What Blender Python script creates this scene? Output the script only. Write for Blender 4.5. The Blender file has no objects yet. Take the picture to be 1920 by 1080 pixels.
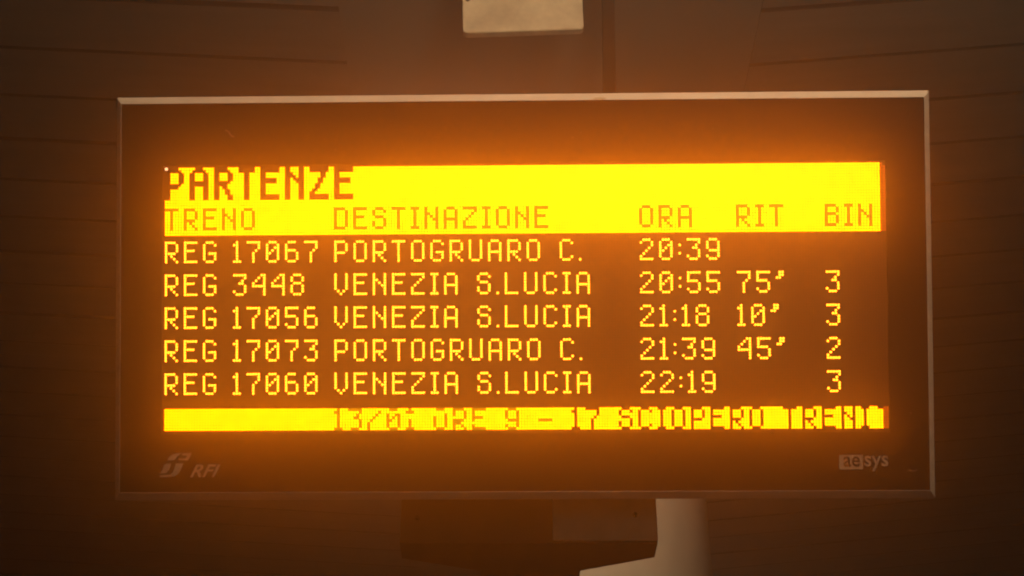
import bpy, bmesh, math, random
from mathutils import Matrix, Vector
random.seed(7)
S = bpy.context.scene
COL = S.collection

# ------------------------------------------------------------------ camera, light, exposure
EYE = 1.6                                   # camera height above the platform
PITCH = math.radians(32.8)
cam_d = bpy.data.cameras.new('camera')
cam = bpy.data.objects.new('camera', cam_d)
COL.objects.link(cam)
cam.location = (0, 0, EYE)
cam.rotation_euler = (math.radians(90) + PITCH, 0, 0)
cam_d.sensor_width = 36
cam_d.lens = 36 * 2637 / 1920
cam_d.clip_start = 0.02
cam_d.clip_end = 200
cam_d.dof.use_dof = True                    # hand-held phone, focus fallen behind the board
cam_d.dof.focus_distance = 40
cam_d.dof.aperture_fstop = cam_d.lens / 2.4
S.camera = cam

world = bpy.data.worlds.new('World')
S.world = world
world.use_nodes = True
world.node_tree.nodes['Background'].inputs[0].default_value = (1.0, 0.66, 0.36, 1)
world.node_tree.nodes['Background'].inputs[1].default_value = 0.003      # night

S.view_settings.view_transform = 'Standard'
S.view_settings.look = 'None'
S.view_settings.exposure = 0
S.view_settings.gamma = 1

def lamp(name, loc, aim, size, power, col=(1.0, 0.62, 0.33)):
    d = bpy.data.lights.new(name, 'AREA')
    d.shape = 'RECTANGLE'; d.size = size[0]; d.size_y = size[1]
    d.energy = power; d.color = col
    o = bpy.data.objects.new(name, d)
    COL.objects.link(o)
    o.location = (loc[0], loc[1], loc[2] + EYE)
    v = Vector(aim) - Vector(loc)
    o.rotation_euler = v.to_track_quat('-Z', 'Y').to_euler()
    return o

# station lamp hanging under the canopy, just above the picture
pd = bpy.data.lights.new('canopy_lamp', 'POINT')
pd.energy = 62.0; pd.color = (1.0, 0.63, 0.33); pd.shadow_soft_size = 0.09
po = bpy.data.objects.new('canopy_lamp', pd); COL.objects.link(po)
po.location = (0.24, 0.42, 1.50 + EYE)
# added low fill behind the camera, brightens the bracket face and frame
lamp('low_fill', (1.6, -2.0, 0.0), (0.4, 2.6, 1.3), (1.2, 0.9), 10.0, (1.0, 0.66, 0.38))
# unseen lights added to brighten the column and the far ceiling
lamp('column_fill', (-0.10, 2.60, 1.885), (-0.10, 2.62, 0.0), (0.16, 0.16), 9.0)
pd2 = bpy.data.lights.new('far_fill', 'POINT')
pd2.energy = 12.0; pd2.color = (1.0, 0.66, 0.36); pd2.shadow_soft_size = 0.09
po2 = bpy.data.objects.new('far_fill', pd2); COL.objects.link(po2)
po2.location = (0.75, 6.4, 1.45 + EYE)


# ------------------------------------------------------------------ materials
def new_mat(name):
    m = bpy.data.materials.new(name); m.use_nodes = True
    return m, m.node_tree.nodes, m.node_tree.links, m.node_tree.nodes['Principled BSDF']

def plain(name, col, rough=0.5, metal=0.0, spec=0.5, noise=0.0, scale=20, bump=0.0, stretch=(1, 1, 1), rnd=0.0):
    m, N, L, B = new_mat(name)
    B.inputs['Roughness'].default_value = rough
    B.inputs['Metallic'].default_value = metal
    B.inputs['Specular IOR Level'].default_value = spec
    B.inputs['Base Color'].default_value = (*col, 1)
    if noise or bump or rnd:
        tc = N.new('ShaderNodeTexCoord'); mp = N.new('ShaderNodeMapping')
        mp.inputs['Scale'].default_value = stretch
        L.new(tc.outputs['Object'], mp.inputs['Vector'])
        oi = N.new('ShaderNodeObjectInfo')
        cx = N.new('ShaderNodeVectorMath'); cx.operation = 'ADD'
        sc = N.new('ShaderNodeVectorMath'); sc.operation = 'SCALE'
        cb = N.new('ShaderNodeCombineXYZ')
        L.new(oi.outputs['Random'], cb.inputs[0]); L.new(oi.outputs['Random'], cb.inputs[1])
        L.new(cb.outputs[0], sc.inputs[0]); sc.inputs['Scale'].default_value = 17.0
        L.new(mp.outputs[0], cx.inputs[0]); L.new(sc.outputs[0], cx.inputs[1])
        no = N.new('ShaderNodeTexNoise'); no.inputs['Scale'].default_value = scale
        no.inputs['Detail'].default_value = 6; no.inputs['Roughness'].default_value = 0.6
        L.new(cx.outputs[0], no.inputs['Vector'])
        mr = N.new('ShaderNodeMapRange')
        mr.inputs['From Min'].default_value = 0.3; mr.inputs['From Max'].default_value = 0.7
        mr.inputs['To Min'].default_value = 1 - noise; mr.inputs['To Max'].default_value = 1 + noise
        L.new(no.outputs[0], mr.inputs[0])
        rr = N.new('ShaderNodeMapRange')
        rr.inputs['To Min'].default_value = 1 - rnd; rr.inputs['To Max'].default_value = 1 + rnd
        L.new(oi.outputs['Random'], rr.inputs[0])
        mu = N.new('ShaderNodeMath'); mu.operation = 'MULTIPLY'
        L.new(mr.outputs[0], mu.inputs[0]); L.new(rr.outputs[0], mu.inputs[1])
        vm = N.new('ShaderNodeVectorMath'); vm.operation = 'SCALE'
        vm.inputs[0].default_value = col
        L.new(mu.outputs[0], vm.inputs['Scale'])
        L.new(vm.outputs[0], B.inputs['Base Color'])
        if bump:
            bp = N.new('ShaderNodeBump'); bp.inputs['Strength'].default_value = bump
            bp.inputs['Distance'].default_value = 0.002
            L.new(no.outputs[0], bp.inputs['Height']); L.new(bp.outputs[0], B.inputs['Normal'])
    return m

PITCH_DOT = 0.004
def led(name, col, strength, gap=0.12, vary=0.06):
    """dot-matrix emission: the grid between the dots and small differences from dot to dot"""
    m, N, L, B = new_mat(name)
    B.inputs['Base Color'].default_value = (0.02, 0.012, 0.004, 1)
    B.inputs['Roughness'].default_value = 0.5
    tc = N.new('ShaderNodeTexCoord'); sx = N.new('ShaderNodeSeparateXYZ')
    L.new(tc.outputs['Object'], sx.inputs[0])
    def dist(sock):
        a = N.new('ShaderNodeMath'); a.operation = 'DIVIDE'; a.inputs[1].default_value = PITCH_DOT
        L.new(sock, a.inputs[0])
        fr = N.new('ShaderNodeMath'); fr.operation = 'FRACT'; L.new(a.outputs[0], fr.inputs[0])
        s = N.new('ShaderNodeMath'); s.operation = 'SUBTRACT'; s.inputs[1].default_value = 0.5
        L.new(fr.outputs[0], s.inputs[0])
        ab = N.new('ShaderNodeMath'); ab.operation = 'ABSOLUTE'; L.new(s.outputs[0], ab.inputs[0])
        lt = N.new('ShaderNodeMath'); lt.operation = 'LESS_THAN'; lt.inputs[1].default_value = 0.5 - gap / 2
        L.new(ab.outputs[0], lt.inputs[0])
        return lt.outputs[0]
    mu = N.new('ShaderNodeMath'); mu.operation = 'MULTIPLY'
    L.new(dist(sx.outputs['X']), mu.inputs[0]); L.new(dist(sx.outputs['Z']), mu.inputs[1])
    wn = N.new('ShaderNodeTexNoise'); wn.inputs['Scale'].default_value = 60; wn.inputs['Detail'].default_value = 3
    L.new(tc.outputs['Object'], wn.inputs['Vector'])
    mr = N.new('ShaderNodeMapRange'); mr.inputs['From Min'].default_value = 0.3; mr.inputs['From Max'].default_value = 0.7
    mr.inputs['To Min'].default_value = strength * (1 - vary); mr.inputs['To Max'].default_value = strength * (1 + vary)
    L.new(wn.outputs[0], mr.inputs[0])
    m2 = N.new('ShaderNodeMath'); m2.operation = 'MULTIPLY'
    L.new(mu.outputs[0], m2.inputs[0]); L.new(mr.outputs[0], m2.inputs[1])
    B.inputs['Emission Color'].default_value = (*col, 1)
    L.new(m2.outputs[0], B.inputs['Emission Strength'])
    m.cycles.emission_sampling = 'FRONT'
    return m

M = {}
M['band'] = led('lit_band', (1.0, 0.182, 0.0), 12.6, gap=0.22, vary=0.10)
M['text'] = led('lit_dots', (1.0, 0.225, 0.009), 12.4, gap=0.28)
M['leak'] = led('edge_leak', (1.0, 0.13, 0.0), 0.7, gap=0.10)  # stray light past the band ends, painted as weak emission
M['bleed'] = led('painted_bleed', (1.0, 0.48, 0.0), 0.6, gap=0.0)  # bloom from the lit bands painted as emission in the dark letters
M['speck'] = led('pale_dot', (1.0, 0.5, 0.22), 3.2, gap=0.0)
M['off'] = led('unlit_glow_matrix', (1.0, 0.16, 0.0), 0.10, gap=0.2)  # unlit dots given a faint emission of their own
M['glass'] = plain('black_bezel_glass', (0.010, 0.010, 0.011), 0.6, spec=0.04)
M['alu'] = plain('brushed_aluminium', (0.86, 0.83, 0.78), 0.5, metal=0.1, noise=0.10, scale=30, stretch=(0.3, 3, 3), bump=0.1)
M['case'] = plain('grey_case_paint', (0.10, 0.10, 0.10), 0.5)
M['print'] = plain('grey_print', (0.36, 0.335, 0.29), 0.6, noise=0.2, scale=90)
M['plank'] = plain('canopy_plank', (0.27, 0.265, 0.25), 0.55, noise=0.2, scale=5, stretch=(0.5, 5, 5), bump=0.25, rnd=0.10)
M['deck'] = plain('deck_and_groove_shade', (0.012, 0.011, 0.01), 0.9)
M['soffit'] = plain('soffit_paint', (0.27, 0.265, 0.25), 0.5, noise=0.10, scale=3, bump=0.15)
M['cream'] = plain('cream_paint', (0.76, 0.72, 0.58), 0.65, noise=0.26, scale=22, bump=0.8)
M['conduit'] = plain('brown_conduit', (0.016, 0.013, 0.010), 0.8, spec=0.1, noise=0.2, scale=12)
M['column'] = plain('column_paint', (0.80, 0.78, 0.70), 0.6, noise=0.10, scale=7, bump=0.3)
M['bracket'] = plain('bracket_paint', (0.11, 0.10, 0.085), 0.55, noise=0.14, scale=16, bump=0.3)
M['cover'] = plain('lit_bracket_paint', (0.88, 0.76, 0.58), 0.55, noise=0.14, scale=16, bump=0.3)  # lit part of the bracket face, brightness put into the colour
M['dark'] = plain('screw_hole', (0.01, 0.01, 0.01), 0.8)
M['ground'] = plain('platform_asphalt', (0.12, 0.115, 0.11), 0.85, noise=0.2, scale=40, bump=0.4)
M['scratch'] = plain('scratch_print', (0.28, 0.25, 0.22), 0.6)

# ------------------------------------------------------------------ mesh helpers
def link(name, bm, mat, parent=None, smooth=False):
    me = bpy.data.meshes.new(name)
    bmesh.ops.recalc_face_normals(bm, faces=bm.faces) if not getattr(bm, '_flat', False) else None
    bm.to_mesh(me); bm.free()
    me.materials.append(mat)
    if smooth:
        for p in me.polygons: p.use_smooth = True
    o = bpy.data.objects.new(name, me); COL.objects.link(o)
    if parent: o.parent = parent
    return o

def tag(o, label=None, cat=None, group=None, kind=None):
    for k, v in (('label', label), ('category', cat), ('group', group), ('kind', kind)):
        if v: o[k] = v
    return o

def empty(name, loc=(0, 0, 0)):
    o = bpy.data.objects.new(name, None); COL.objects.link(o)
    o.location = loc; o.empty_display_size = 0.1
    return o

def box(bm, x0, x1, y0, y1, z0, z1, bev=0.0):
    r = bmesh.ops.create_cube(bm, size=1)
    vs = r['verts']
    for v in vs:
        v.co = Vector((x0 + (v.co.x + .5) * (x1 - x0), y0 + (v.co.y + .5) * (y1 - y0), z0 + (v.co.z + .5) * (z1 - z0)))
    if bev:
        es = list({e for v in vs for e in v.link_edges})
        bmesh.ops.bevel(bm, geom=es, offset=bev, segments=2, affect='EDGES', profile=0.5)

def prism(bm, poly, y0, y1):
    """poly = [(x, z)] front outline, extruded from y0 to y1"""
    a = [bm.verts.new((x, y0, z)) for x, z in poly]
    b = [bm.verts.new((x, y1, z)) for x, z in poly]
    bm.faces.new(a); bm.faces.new(b[::-1])
    n = len(poly)
    for i in range(n):
        bm.faces.new((a[i], b[i], b[(i + 1) % n], a[(i + 1) % n]))

def flat_mesh(name, quads, mat, parent):
    """quads of a facing-front sheet (normal -y): list of (x0, x1, z0, z1, y)"""
    V, F = [], []
    for x0, x1, z0, z1, y in quads:
        i = len(V)
        V += [(x0, y, z0), (x1, y, z0), (x1, y, z1), (x0, y, z1)]
        F.append((i, i + 1, i + 2, i + 3))
    me = bpy.data.meshes.new(name); me.from_pydata(V, [], F); me.update()
    me.materials.append(mat)
    o = bpy.data.objects.new(name, me); COL.objects.link(o); o.parent = parent
    return o

# ------------------------------------------------------------------ departure board
# pose of the board in front of the camera (leans forward, its right side a touch nearer)
def rodr(r):
    v = Vector(r); return Matrix.Rotation(v.length, 3, v.normalized())
R = rodr((-0.03491667, 0.02146837, -0.00563606))
T = Vector((0.01326857, 0.01303531, 2.04020213))
F = Matrix(((1, 0, 0), (0, -1, 0), (0, 0, -1)))           # picture axes -> camera axes
Bm = Matrix(((1, 0, 0), (0, 0, -1), (0, 1, 0)))           # board local (x, away, up) -> (x, down, away)
camR = cam.rotation_euler.to_matrix()
rot = camR @ F @ R @ Bm
loc = Vector(cam.location) + camR @ F @ T
board = empty('departure_board')
board.matrix_world = Matrix.Translation(loc) @ rot.to_4x4()
tag(board, 'black departure board with amber dot matrix screen listing trains in a thin aluminium frame', 'departure board')

D = PITCH_DOT
def cx(c): return (c - 130) * D
def rz(r): return (48 - r) * D

X0, X1, Z1, Z0 = cx(-18.4), cx(278.6), rz(-26.3), rz(121.2)
# case behind
bm = bmesh.new(); box(bm, X0 + .004, X1 - .004, .012, .13, Z0 + .004, Z1 - .004, .004)
link('housing', bm, M['case'], board)
# frame: four mitred rails with a sloping face
fw, fwt, fwb = .0092, .0112, .0120
def rail(p_out0, p_out1, p_in1, p_in0):
    """outer edge far back, inner edge in front"""
    bm = bmesh.new()
    o0, o1, i1, i0 = p_out0, p_out1, p_in1, p_in0
    pts = [(o0, .016), (o1, .016), (o1, .007), (o0, .007), (i1, -.0023), (i0, -.0023), (i1, .016), (i0, .016)]
    v = [bm.verts.new((p[0], y, p[1])) for p, y in pts]
    bm.faces.new((v[0], v[1], v[2], v[3]))
    bm.faces.new((v[3], v[2], v[4], v[5]))
    bm.faces.new((v[5], v[4], v[6], v[7]))
    bm.faces.new((v[0], v[7], v[6], v[1]))
    bm.faces.new((v[0], v[3], v[5], v[7]))
    bm.faces.new((v[1], v[6], v[4], v[2]))
    bmesh.ops.recalc_face_normals(bm, faces=bm.faces)
    bmesh.ops.bevel(bm, geom=bm.edges[:], offset=.0003, segments=1, affect='EDGES')
    return link('frame_rail', bm, M['alu'], board)
ox0, ox1, oz0, oz1 = X0, X1, Z0, Z1
ix0, ix1, iz0, iz1 = X0 + fw, X1 - fw, Z0 + fwb, Z1 - fwt
rail((ox0, oz1), (ox1, oz1), (ix1, iz1), (ix0, iz1))
rail((ox1, oz0), (ox0, oz0), (ix0, iz0), (ix1, iz0))
rail((ox0, oz0), (ox0, oz1), (ix0, iz1), (ix0, iz0))
rail((ox1, oz1), (ox1, oz0), (ix1, iz0), (ix1, iz1))
# bezel glass with the screen opening
sx0, sx1, sz1, sz0 = cx(-0.9), cx(262.2), rz(-0.9), rz(97.2)
def ring(bm, a, b, y0, y1):
    (ax0, ax1, az0, az1), (bx0, bx1, bz0, bz1) = a, b
    def loop(x0, x1, z0, z1, y): return [bm.verts.new(p) for p in ((x0, y, z0), (x1, y, z0), (x1, y, z1), (x0, y, z1))]
    A0, B0, A1, B1 = loop(ax0, ax1, az0, az1, y0), loop(bx0, bx1, bz0, bz1, y0), loop(ax0, ax1, az0, az1, y1), loop(bx0, bx1, bz0, bz1, y1)
    for i in range(4):
        j = (i + 1) % 4
        bm.faces.new((A0[i], A0[j], B0[j], B0[i])); bm.faces.new((A1[i], B1[i], B1[j], A1[j]))
        bm.faces.new((A0[i], A1[i], A1[j], A0[j])); bm.faces.new((B0[i], B0[j], B1[j], B1[i]))
bm = bmesh.new()
ring(bm, (ix0 + .0004, ix1 - .0004, iz0 + .0004, iz1 - .0004), (sx0, sx1, sz0, sz1), -.002, .010)
link('bezel', bm, M['glass'], board)
# unlit dot matrix
bm = bmesh.new(); box(bm, sx0 + .0002, sx1 - .0002, .0, .008, sz0 + .0002, sz1 - .0002)
screen = link('screen', bm, M['off'], board)

G = {
 'A': ".###. #...# #...# #...# ##### #...# #...# #...#", 'B': "####. #...# #...# ####. #...# #...# #...# ####.",
 'C': ".###. #...# #.... #.... #.... #.... #...# .###.", 'D': "####. #...# #...# #...# #...# #...# #...# ####.",
 'E': "##### #.... #.... ####. #.... #.... #.... #####", 'G': ".###. #...# #.... #.... #.### #...# #...# .###.",
 'I': "### .#. .#. .#. .#. .#. .#. ###", 'L': "#.... #.... #.... #.... #.... #.... #.... #####",
 'N': "#...# #...# ##..# #.#.# #..## #...# #...# #...#", 'O': ".###. #...# #...# #...# #...# #...# #...# .###.",
 'P': "####. #...# #...# #...# ####. #.... #.... #....", 'R': "####. #...# #...# #...# ####. #.#.. #..#. #...#",
 'S': ".###. #...# #.... .###. ....# #...# #...# .###.", 'T': "##### ..#.. ..#.. ..#.. ..#.. ..#.. ..#.. ..#..",
 'U': "#...# #...# #...# #...# #...# #...# #...# .###.", 'V': "#...# #...# #...# #...# #...# #...# .#.#. ..#..",
 'Z': "##### ....# ...#. ..#.. .#... #.... #.... #####",
 '0': ".###. #...# #..## #.#.# ##..# #...# #...# .###.", '1': ".#. ##. .#. .#. .#. .#. .#. ###",
 '2': ".###. #...# ....# ...#. ..#.. .#... #.... #####", '3': "##### ....# ...#. ..##. ....# ....# #...# .###.",
 '4': "...## ..#.# .#..# #...# ##### ....# ....# ....#", '5': "##### #.... #.... ####. ....# ....# #...# .###.",
 '6': ".###. #.... #.... ####. #...# #...# #...# .###.", '7': "##### ....# ....# ...#. ..#.. ..#.. ..#.. ..#..",
 '8': ".###. #...# #...# .###. #...# #...# #...# .###.", '9': ".###. #...# #...# #...# .#### ....# #...# .###.",
 ':': ". . # . . # . .", '.': ". . . . . . . #", "'": ".## .## ##. ... ... ... ... ...",
 '/': "..... ....# ...#. ..#.. .#... #.... #.... #....", '-': "..... ..... ..... ..... ##### ..... ..... .....",
 ' ': "... ... ... ... ... ... ... ...",
}
BIG = [
 (0, "#####.. ######. ##...## ##...## ##...## ##...## ######. #####.. ##..... ##..... ##..... ##....."),
 (9, "..###.. .#####. ##...## ##...## ##...## ####### ####### ##...## ##...## ##...## ##...## ##...##"),
 (18, "#####.. ######. ##...## ##...## ##...## ######. #####.. ##.##.. ##..##. ##..##. ##...## ##...##"),
 (27, "###### ###### ..##.. ..##.. ..##.. ..##.. ..##.. ..##.. ..##.. ..##.. ..##.. ..##.."),
 (35, "####### ####### ##..... ##..... ######. ######. ##..... ##..... ##..... ##..... ####### #######"),
 (44, "##...## ##...## ###..## ####.## ##.#### ##..### ##...## ##...## ##...## ##...## ##...## ##...##"),
 (53, "####### ####### ....##. ....##. ...##.. ...##.. ..##... ..##... .##.... ##..... ####### #######"),
 (62, "####### ####### ##..... ##..... ######. ######. ##..... ##..... ##..... ##..... ####### #######"),
]
def raster(text, c, r):
    cells = set()
    for ch in text:
        rows = G[ch].split()
        for j, row in enumerate(rows):
            for i, k in enumerate(row):
                if k == '#': cells.add((c + i, r + j))
        c += len(rows[0]) + 2
    return cells
def merge(cells):
    """cover the lit cells with few rectangles"""
    cells = set(cells); out = []
    for (c, r) in sorted(cells, key=lambda t: (t[1], t[0])):
        if (c, r) not in cells: continue
        c1 = c
        while (c1 + 1, r) in cells: c1 += 1
        r1 = r
        while all((k, r1 + 1) in cells for k in range(c, c1 + 1)): r1 += 1
        for a in range(c, c1 + 1):
            for b in range(r, r1 + 1): cells.discard((a, b))
        out.append((c, c1 + 1, r, r1 + 1))
    return out
def lit(name, cells, mat, y=-.0006, label=None):
    o = flat_mesh(name, [(cx(a), cx(b), rz(d), rz(c), y) for a, b, c, d in merge(cells)], mat, screen)
    if label: o['label'] = label
    return o

# inverse header band
dark = set(); thin = set()
for c0, g in BIG:
    for j, row in enumerate(g.split()):
        for i, k in enumerate(row):
            if k == '#': dark.add((c0 + i, j))
for t, c in (('TRENO', 0), ('DESTINAZIONE', 62), ('ORA', 173), ('RIT', 208), ('BIN', 240)):
    thin |= raster(t, c, 15)
head = {(c, r) for c in range(260) for r in range(25)} - dark - thin
lit('header_glow', thin, M['bleed'])['kind'] = 'stuff'
lit('header_band', head, M['band'], label='wide bright yellow header band reading PARTENZE above the column names')
lit('stray_dot', {(0, 0)}, M['speck'], label='single pale dot at the corner of the header')
# text lines
rows = [
 ('REG', '17067', 'PORTOGRUARO C.', '20:39', '', ''),
 ('REG', '3448', 'VENEZIA S.LUCIA', '20:55', "75'", '3'),
 ('REG', '17056', 'VENEZIA S.LUCIA', '21:18', "10'", '3'),
 ('REG', '17073', 'PORTOGRUARO C.', '21:39', "45'", '2'),
 ('REG', '17060', 'VENEZIA S.LUCIA', '22:19', '', '3'),
]
for k, row in enumerate(rows):
    for what, t, c in zip(('train type', 'train number', 'destination', 'departure time', 'delay', 'platform number'), row, (0, 25, 62, 173, 208, 240)):
        if t:
            for word in t.split(' '):
                lit('lettering', raster(word, c, 27 + 12 * k), M['text'], label='%s %s in lit dots' % (what, word))
                c += sum(len(G[ch].split()[0]) + 2 for ch in word + ' ')
# ticker band with half-drawn scrolling text
tick = raster('13/01 ORE 9 - 17 SCIOPERO TRENI', 62, 88) | {(258, 88), (259, 88)}
glitch = {(98, 89), (98, 90), (102, 89), (89, 90), (89, 91), (81, 89), (85, 89), (105, 91), (112, 93), (67, 94)}
tick -= glitch
tick |= {(106, 93), (90, 89)}
lit('ticker_band', {(c, r) for c in range(260) for r in range(88, 96)} - tick, M['band'],
    label='bright ticker band along the bottom of the screen with scrolling strike notice')
lit('ticker_glow', {q for q in tick if q[0] < 147}, M['bleed'])['kind'] = 'stuff'
lit('edge_glow', {(260, r) for r in range(0, 25)} | {(261, r) for r in range(1, 25)},
    M['leak'], y=-.0004, label='stray light painted as dim orange dots at the right end of the header band')
lit('edge_glow', {(c, r) for c in (260, 261) for r in range(88, 96)}, M['leak'], y=-.0004, label='stray light painted as dim orange dots at the right end of the ticker band')

# printed marks on the bezel ------------------------------------------------
def print_poly(name, polys, mat=None, parent=board, y=-.0024):
    bm = bmesh.new()
    for p in polys:
        prism(bm, [(cx(c), rz(r)) for c, r in p], y, y + .0002)
    return link(name, bm, mat or M['print'], parent)
def zc(X, Y):                       # digitised outline of the emblem -> dot columns and rows
    px, py = 295 + X / 14.77, 840 + Y / 14.77
    return ((px - 307.7) / 5.14, 107.9 + (py - 870) / 5.144)
em = [
 [(285, 345), (320, 265), (400, 195), (520, 150), (690, 138), (600, 205), (535, 265), (490, 335)],
 [(700, 140), (960, 140), (925, 235), (860, 345), (600, 335), (615, 290), (800, 285), (835, 215), (690, 205)],
 [(195, 465), (260, 430), (395, 430), (345, 590), (255, 690), (75, 700), (160, 590)],
 [(520, 425), (730, 425), (680, 560), (600, 700), (500, 765), (330, 800), (70, 805), (85, 750), (360, 735), (430, 680), (470, 600)],
]
print_poly('logo_emblem', [[zc(*p) for p in q] for q in em])['label'] = 'faint grey slanted railway emblem printed on the bezel'
def text_mesh(name, s, c, r, h, mat, shear=0.0, squeeze=1.0, off=0.0, y=-.0024):
    cu = bpy.data.curves.new(name, 'FONT'); cu.body = s; cu.size = 1; cu.shear = shear; cu.offset = off
    cu.extrude = 0.02; cu.resolution_u = 3
    to = bpy.data.objects.new(name, cu); COL.objects.link(to)
    bpy.context.view_layer.update()
    me = bpy.data.meshes.new_from_object(to)
    bpy.data.objects.remove(to)
    k = h * D / 0.72
    for v in me.vertices:
        v.co = Vector((cx(c) + v.co.x * k * squeeze, y - v.co.z * 0.005, rz(r) + v.co.y * k))
    me.materials.clear(); me.materials.append(mat)
    o = bpy.data.objects.new(name, me); COL.objects.link(o); o.parent = board
    return o
text_mesh('logo_lettering', 'RFI', 9.2, 112.6, 4.7, M['print'], shear=0.45, squeeze=1.12, off=0.015)['label'] = 'faint slanted grey letters RFI'
print_poly('maker_badge', [[(243.9, 105.4), (252.4, 105.4), (252.4, 110.6), (243.9, 110.6)]])['label'] = 'small grey badge block with dark letters'
text_mesh('badge_lettering', 'ae', 245.3, 109.5, 5.4, M['glass'], squeeze=0.9, off=0.014, y=-.0028)
text_mesh('maker_lettering', 'sys', 252.7, 109.4, 5.6, M['print'], squeeze=0.95, off=0.014)['label'] = 'small grey letters sys beside the badge'
# scratches on the glass
def squiggle(name, pts, w):
    polys = []
    for (a, b), (c, d) in zip(pts[:-1], pts[1:]):
        L_ = math.hypot(c - a, d - b); nx, ny = -(d - b) / L_ * w, (c - a) / L_ * w
        polys.append([(a + nx, b + ny), (c + nx, d + ny), (c - nx, d - ny), (a - nx, b - ny)])
    return print_poly(name, polys, M['scratch'])
squiggle('scratch', [(22.3, -13.6), (23.4, -13.1), (24.1, -11.9), (24.9, -11.2), (25.5, -11.4)], .25)['label'] = 'short pale squiggle scratched above the header'
squiggle('scratch', [(268.5, 110.9), (270.5, 111.3), (271.8, 110.8)], .2)['label'] = 'small pale scuff low on the right of the bezel'

print_poly('paint_chip', [[(156.5, -24.1), (157.6, -24.5), (160.4, -24.5), (161.6, -24.0), (159, -23.4)]], M['cream'], y=-.0028)

for k in range(14):                           # dust and small scuffs on the cover glass
    c, q = random.choice([(random.uniform(-14, 275), random.uniform(-21, -3)), (random.uniform(-14, 275), random.uniform(100, 115)), (random.choice((random.uniform(-15, -3), random.uniform(265, 274))), random.uniform(0, 95))])
    w, h = random.uniform(.15, .35), random.uniform(.1, .3); a = random.uniform(-.3, .3)
    print_poly('dust_speck', [[(c - w, q + a), (c - w * .3, q - h), (c + w, q - a), (c + w * .4, q + h)]], M['scratch'])

# ------------------------------------------------------------------ canopy ceiling
H = 1.9
ceiling = empty('ceiling', (0, 0, EYE)); tag(ceiling, kind='structure')
gap = .008
def plank_mesh(w, length):
    bm = bmesh.new(); c = .0015; t = .045
    prof = [(0, c), (c, 0), (w - gap - c, 0), (w - gap, c), (w - gap, t), (0, t)]
    a = [bm.verts.new((0, y, z)) for y, z in prof]; b = [bm.verts.new((length, y, z)) for y, z in prof]
    bm.faces.new(a); bm.faces.new(b[::-1])
    for i in range(6): bm.faces.new((a[i], b[i], b[(i + 1) % 6], a[(i + 1) % 6]))
    bmesh.ops.recalc_face_normals(bm, faces=bm.faces)
    me = bpy.data.meshes.new('plank'); bm.to_mesh(me); bm.free(); me.materials.append(M['plank']); me.materials.append(M['deck'])
    for p in me.polygons:
        if abs(p.normal.z) < .9: p.material_index = 1  # groove sides near black, shade between planks put into the colour
    return me
def wing(x_edge, slope, y_first, w, n0, n1, sign):
    me = plank_mesh(w, 3.1)
    for n in range(n0, n1):
        o = bpy.data.objects.new('plank', me); COL.objects.link(o); o.parent = ceiling
        a = math.atan(slope)
        y = y_first + n * w + random.uniform(-.0015, .0015)
        if sign > 0:
            o.rotation_euler = (random.uniform(-.004, .004), -a, 0); o.location = (x_edge + .0015, y + gap / 2, H + random.uniform(-.0012, .0012))
        else:
            o.rotation_euler = (random.uniform(-.004, .004), a, math.pi) ; o.location = (x_edge - .0003, y + w - gap / 2, H + random.uniform(-.0012, .0012))
            o.rotation_euler = (0, 0, 0)
            o.matrix_basis = Matrix.Translation(o.location) @ Matrix.Rotation(a, 4, 'Y') @ Matrix.Rotation(math.pi, 4, 'Z')
wing(.4746, .10, 2.124, .154, -6, 28, 1)
wing(-.33, .06, 2.117, .1495, -6, 29, -1)
bm = bmesh.new()
prism(bm, [(-3.5, H + .05 + .19), (-.33, H + .05), (.4746, H + .05), (3.6, H + .05 + .3125), (3.6, H + .42), (-3.5, H + .42)], 1.1, 6.6)
link('deck', bm, M['deck'], ceiling)
bm = bmesh.new(); box(bm, -.33, .4746, 1.15, 6.55, H - .0006, H + .018)
link('soffit', bm, M['soffit'], ceiling)

# ------------------------------------------------------------------ column behind, bracket, hanger plate, conduit
bm = bmesh.new()
bmesh.ops.create_cone(bm, cap_ends=True, segments=96, radius1=.245, radius2=.245, depth=H + EYE - .006)
o = link('column', bm, M['column'], None, True)
o.location = (.262, 3.4, (H + EYE - .006) / 2)
tag(o, 'round pale column seen below the departure board, behind the dark bracket', 'column')

br = empty('mounting_bracket', (0.025, 2.0, EYE + .829))
tag(br, 'brown steel wall bracket reaching back from under the departure board, bolts in its face', 'bracket')
def L(x, y, z): return (x - .025, y - 2.0, z - .829)
bm = bmesh.new()
x0, x1 = -.170 - .025, .2205 - .025
prism(bm, [(x0, .003), (x1, .003), (x1, .20), (x0, .20)], 0, .006)
link('front_plate', bm, M['bracket'], br)
bm = bmesh.new()  # panel added in place of the light falling on this half
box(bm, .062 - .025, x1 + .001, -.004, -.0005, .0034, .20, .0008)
link('lit_half', bm, M['cover'], br)['label'] = 'brighter right half of the bracket face, its light put into the colour'
bm = bmesh.new()   # shelf: rectangle then taper into the arm
out = [(x0, .0), (x1, .0), (x1, .056), (.1078 - .025, .112), (.1078 - .025, 1.30), (-.0505 - .025, 1.30), (-.0505 - .025, .112), (x0, .060)]
a = [bm.verts.new((x, y, 0)) for x, y in out]; b = [bm.verts.new((x, y, .0028)) for x, y in out]
bm.faces.new(a); bm.faces.new(b[::-1])
for i in range(len(out)): bm.faces.new((a[i], b[i], b[(i + 1) % len(out)], a[(i + 1) % len(out)]))
link('bottom_plate', bm, M['bracket'], br)
bm = bmesh.new(); box(bm, -.0505 - .023, .1078 - .027, .10, 1.25, .0032, .12, .004)
link('arm', bm, M['bracket'], br)
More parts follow.
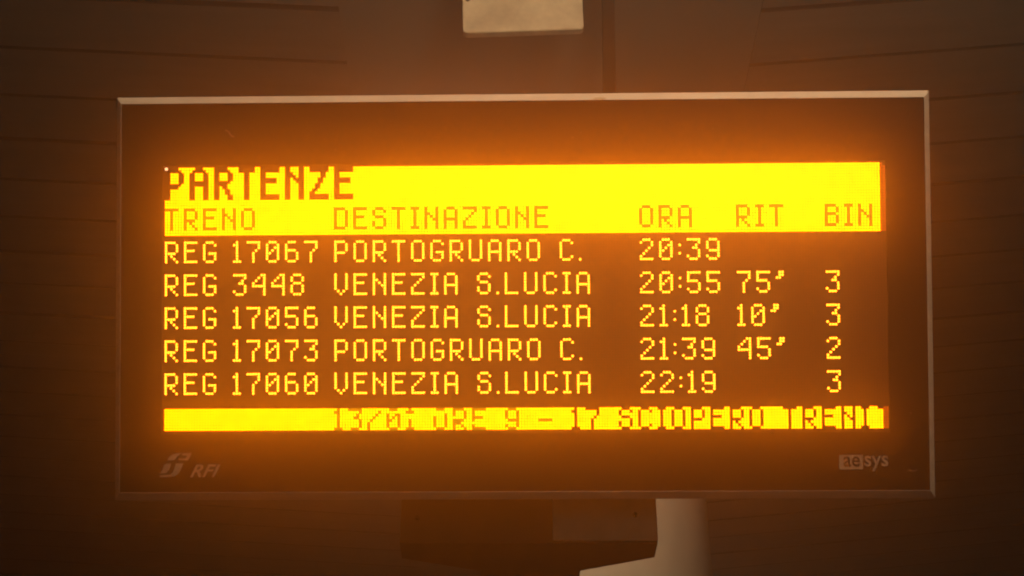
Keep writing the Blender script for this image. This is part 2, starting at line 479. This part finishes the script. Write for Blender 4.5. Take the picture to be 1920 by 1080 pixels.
def bolt(parent, x, y, z, r, name='bolt', mat=None):
    bm = bmesh.new()
    bmesh.ops.create_cone(bm, cap_ends=True, segments=6, radius1=r, radius2=r * .85, depth=.004)
    bmesh.ops.rotate(bm, verts=bm.verts, matrix=Matrix.Rotation(math.radians(90), 3, 'X'))
    o = link(name, bm, mat or M['dark'], parent); o.location = (x, y, z)
bolt(br, .188 - .025, -.006, .873 - .829, .0042)
bolt(br, -.1446 - .025, -.002, .870 - .829, .0042)

pl = empty('hanger_plate', (.018, 1.75, EYE + 1.64))
tag(pl, 'worn cream painted plate hanging from the ceiling above the middle of the board', 'plate')
bm = bmesh.new()
prism(bm, [(-.100, .001), (-.094, -.003), (.097, .006), (.1025, .011), (.100, .255), (-.107, .255)], 0, .014)
bmesh.ops.recalc_face_normals(bm, faces=bm.faces)
bmesh.ops.bevel(bm, geom=bm.edges[:], offset=.0012, segments=2, affect='EDGES')
link('plate', bm, M['cream'], pl)
bolt(pl, -.0935, -.0015, .073, .0045, 'screw')

bm = bmesh.new(); box(bm, -.0105, .0105, -.0105, .0105, 0, .50, .002)
o = link('cable_conduit', bm, M['conduit'])
o.location = (.156, 1.76, EYE + 1.395); o.rotation_euler = (0, math.radians(1.5), 0)
tag(o, 'slim brown cable conduit rising behind the board, right of the cream plate', 'conduit')

# ------------------------------------------------------------------ ground (below the picture)
bm = bmesh.new(); box(bm, -6, 6, -3, 9, -.2, 0)
tag(link('ground', bm, M['ground']), kind='structure')

# ------------------------------------------------------------------ scattering volume added to spread the screen's glare
bm = bmesh.new(); box(bm, -7, 7, -4, 10, -1.2, H + EYE + .6)
glare_volume = link('glare_volume', bm, M['ground']); tag(glare_volume, kind='stuff')
hm = bpy.data.materials.new('glare_volume'); hm.use_nodes = True
N = hm.node_tree.nodes; N.clear()
ou = N.new('ShaderNodeOutputMaterial'); pv = N.new('ShaderNodeVolumePrincipled')
pv.inputs['Color'].default_value = (0.95, 0.95, 0.95, 1)
pv.inputs['Density'].default_value = 0.25
pv.inputs['Anisotropy'].default_value = 0.935
hm.node_tree.links.new(pv.outputs[0], ou.inputs['Volume'])
glare_volume.data.materials.clear(); glare_volume.data.materials.append(hm)
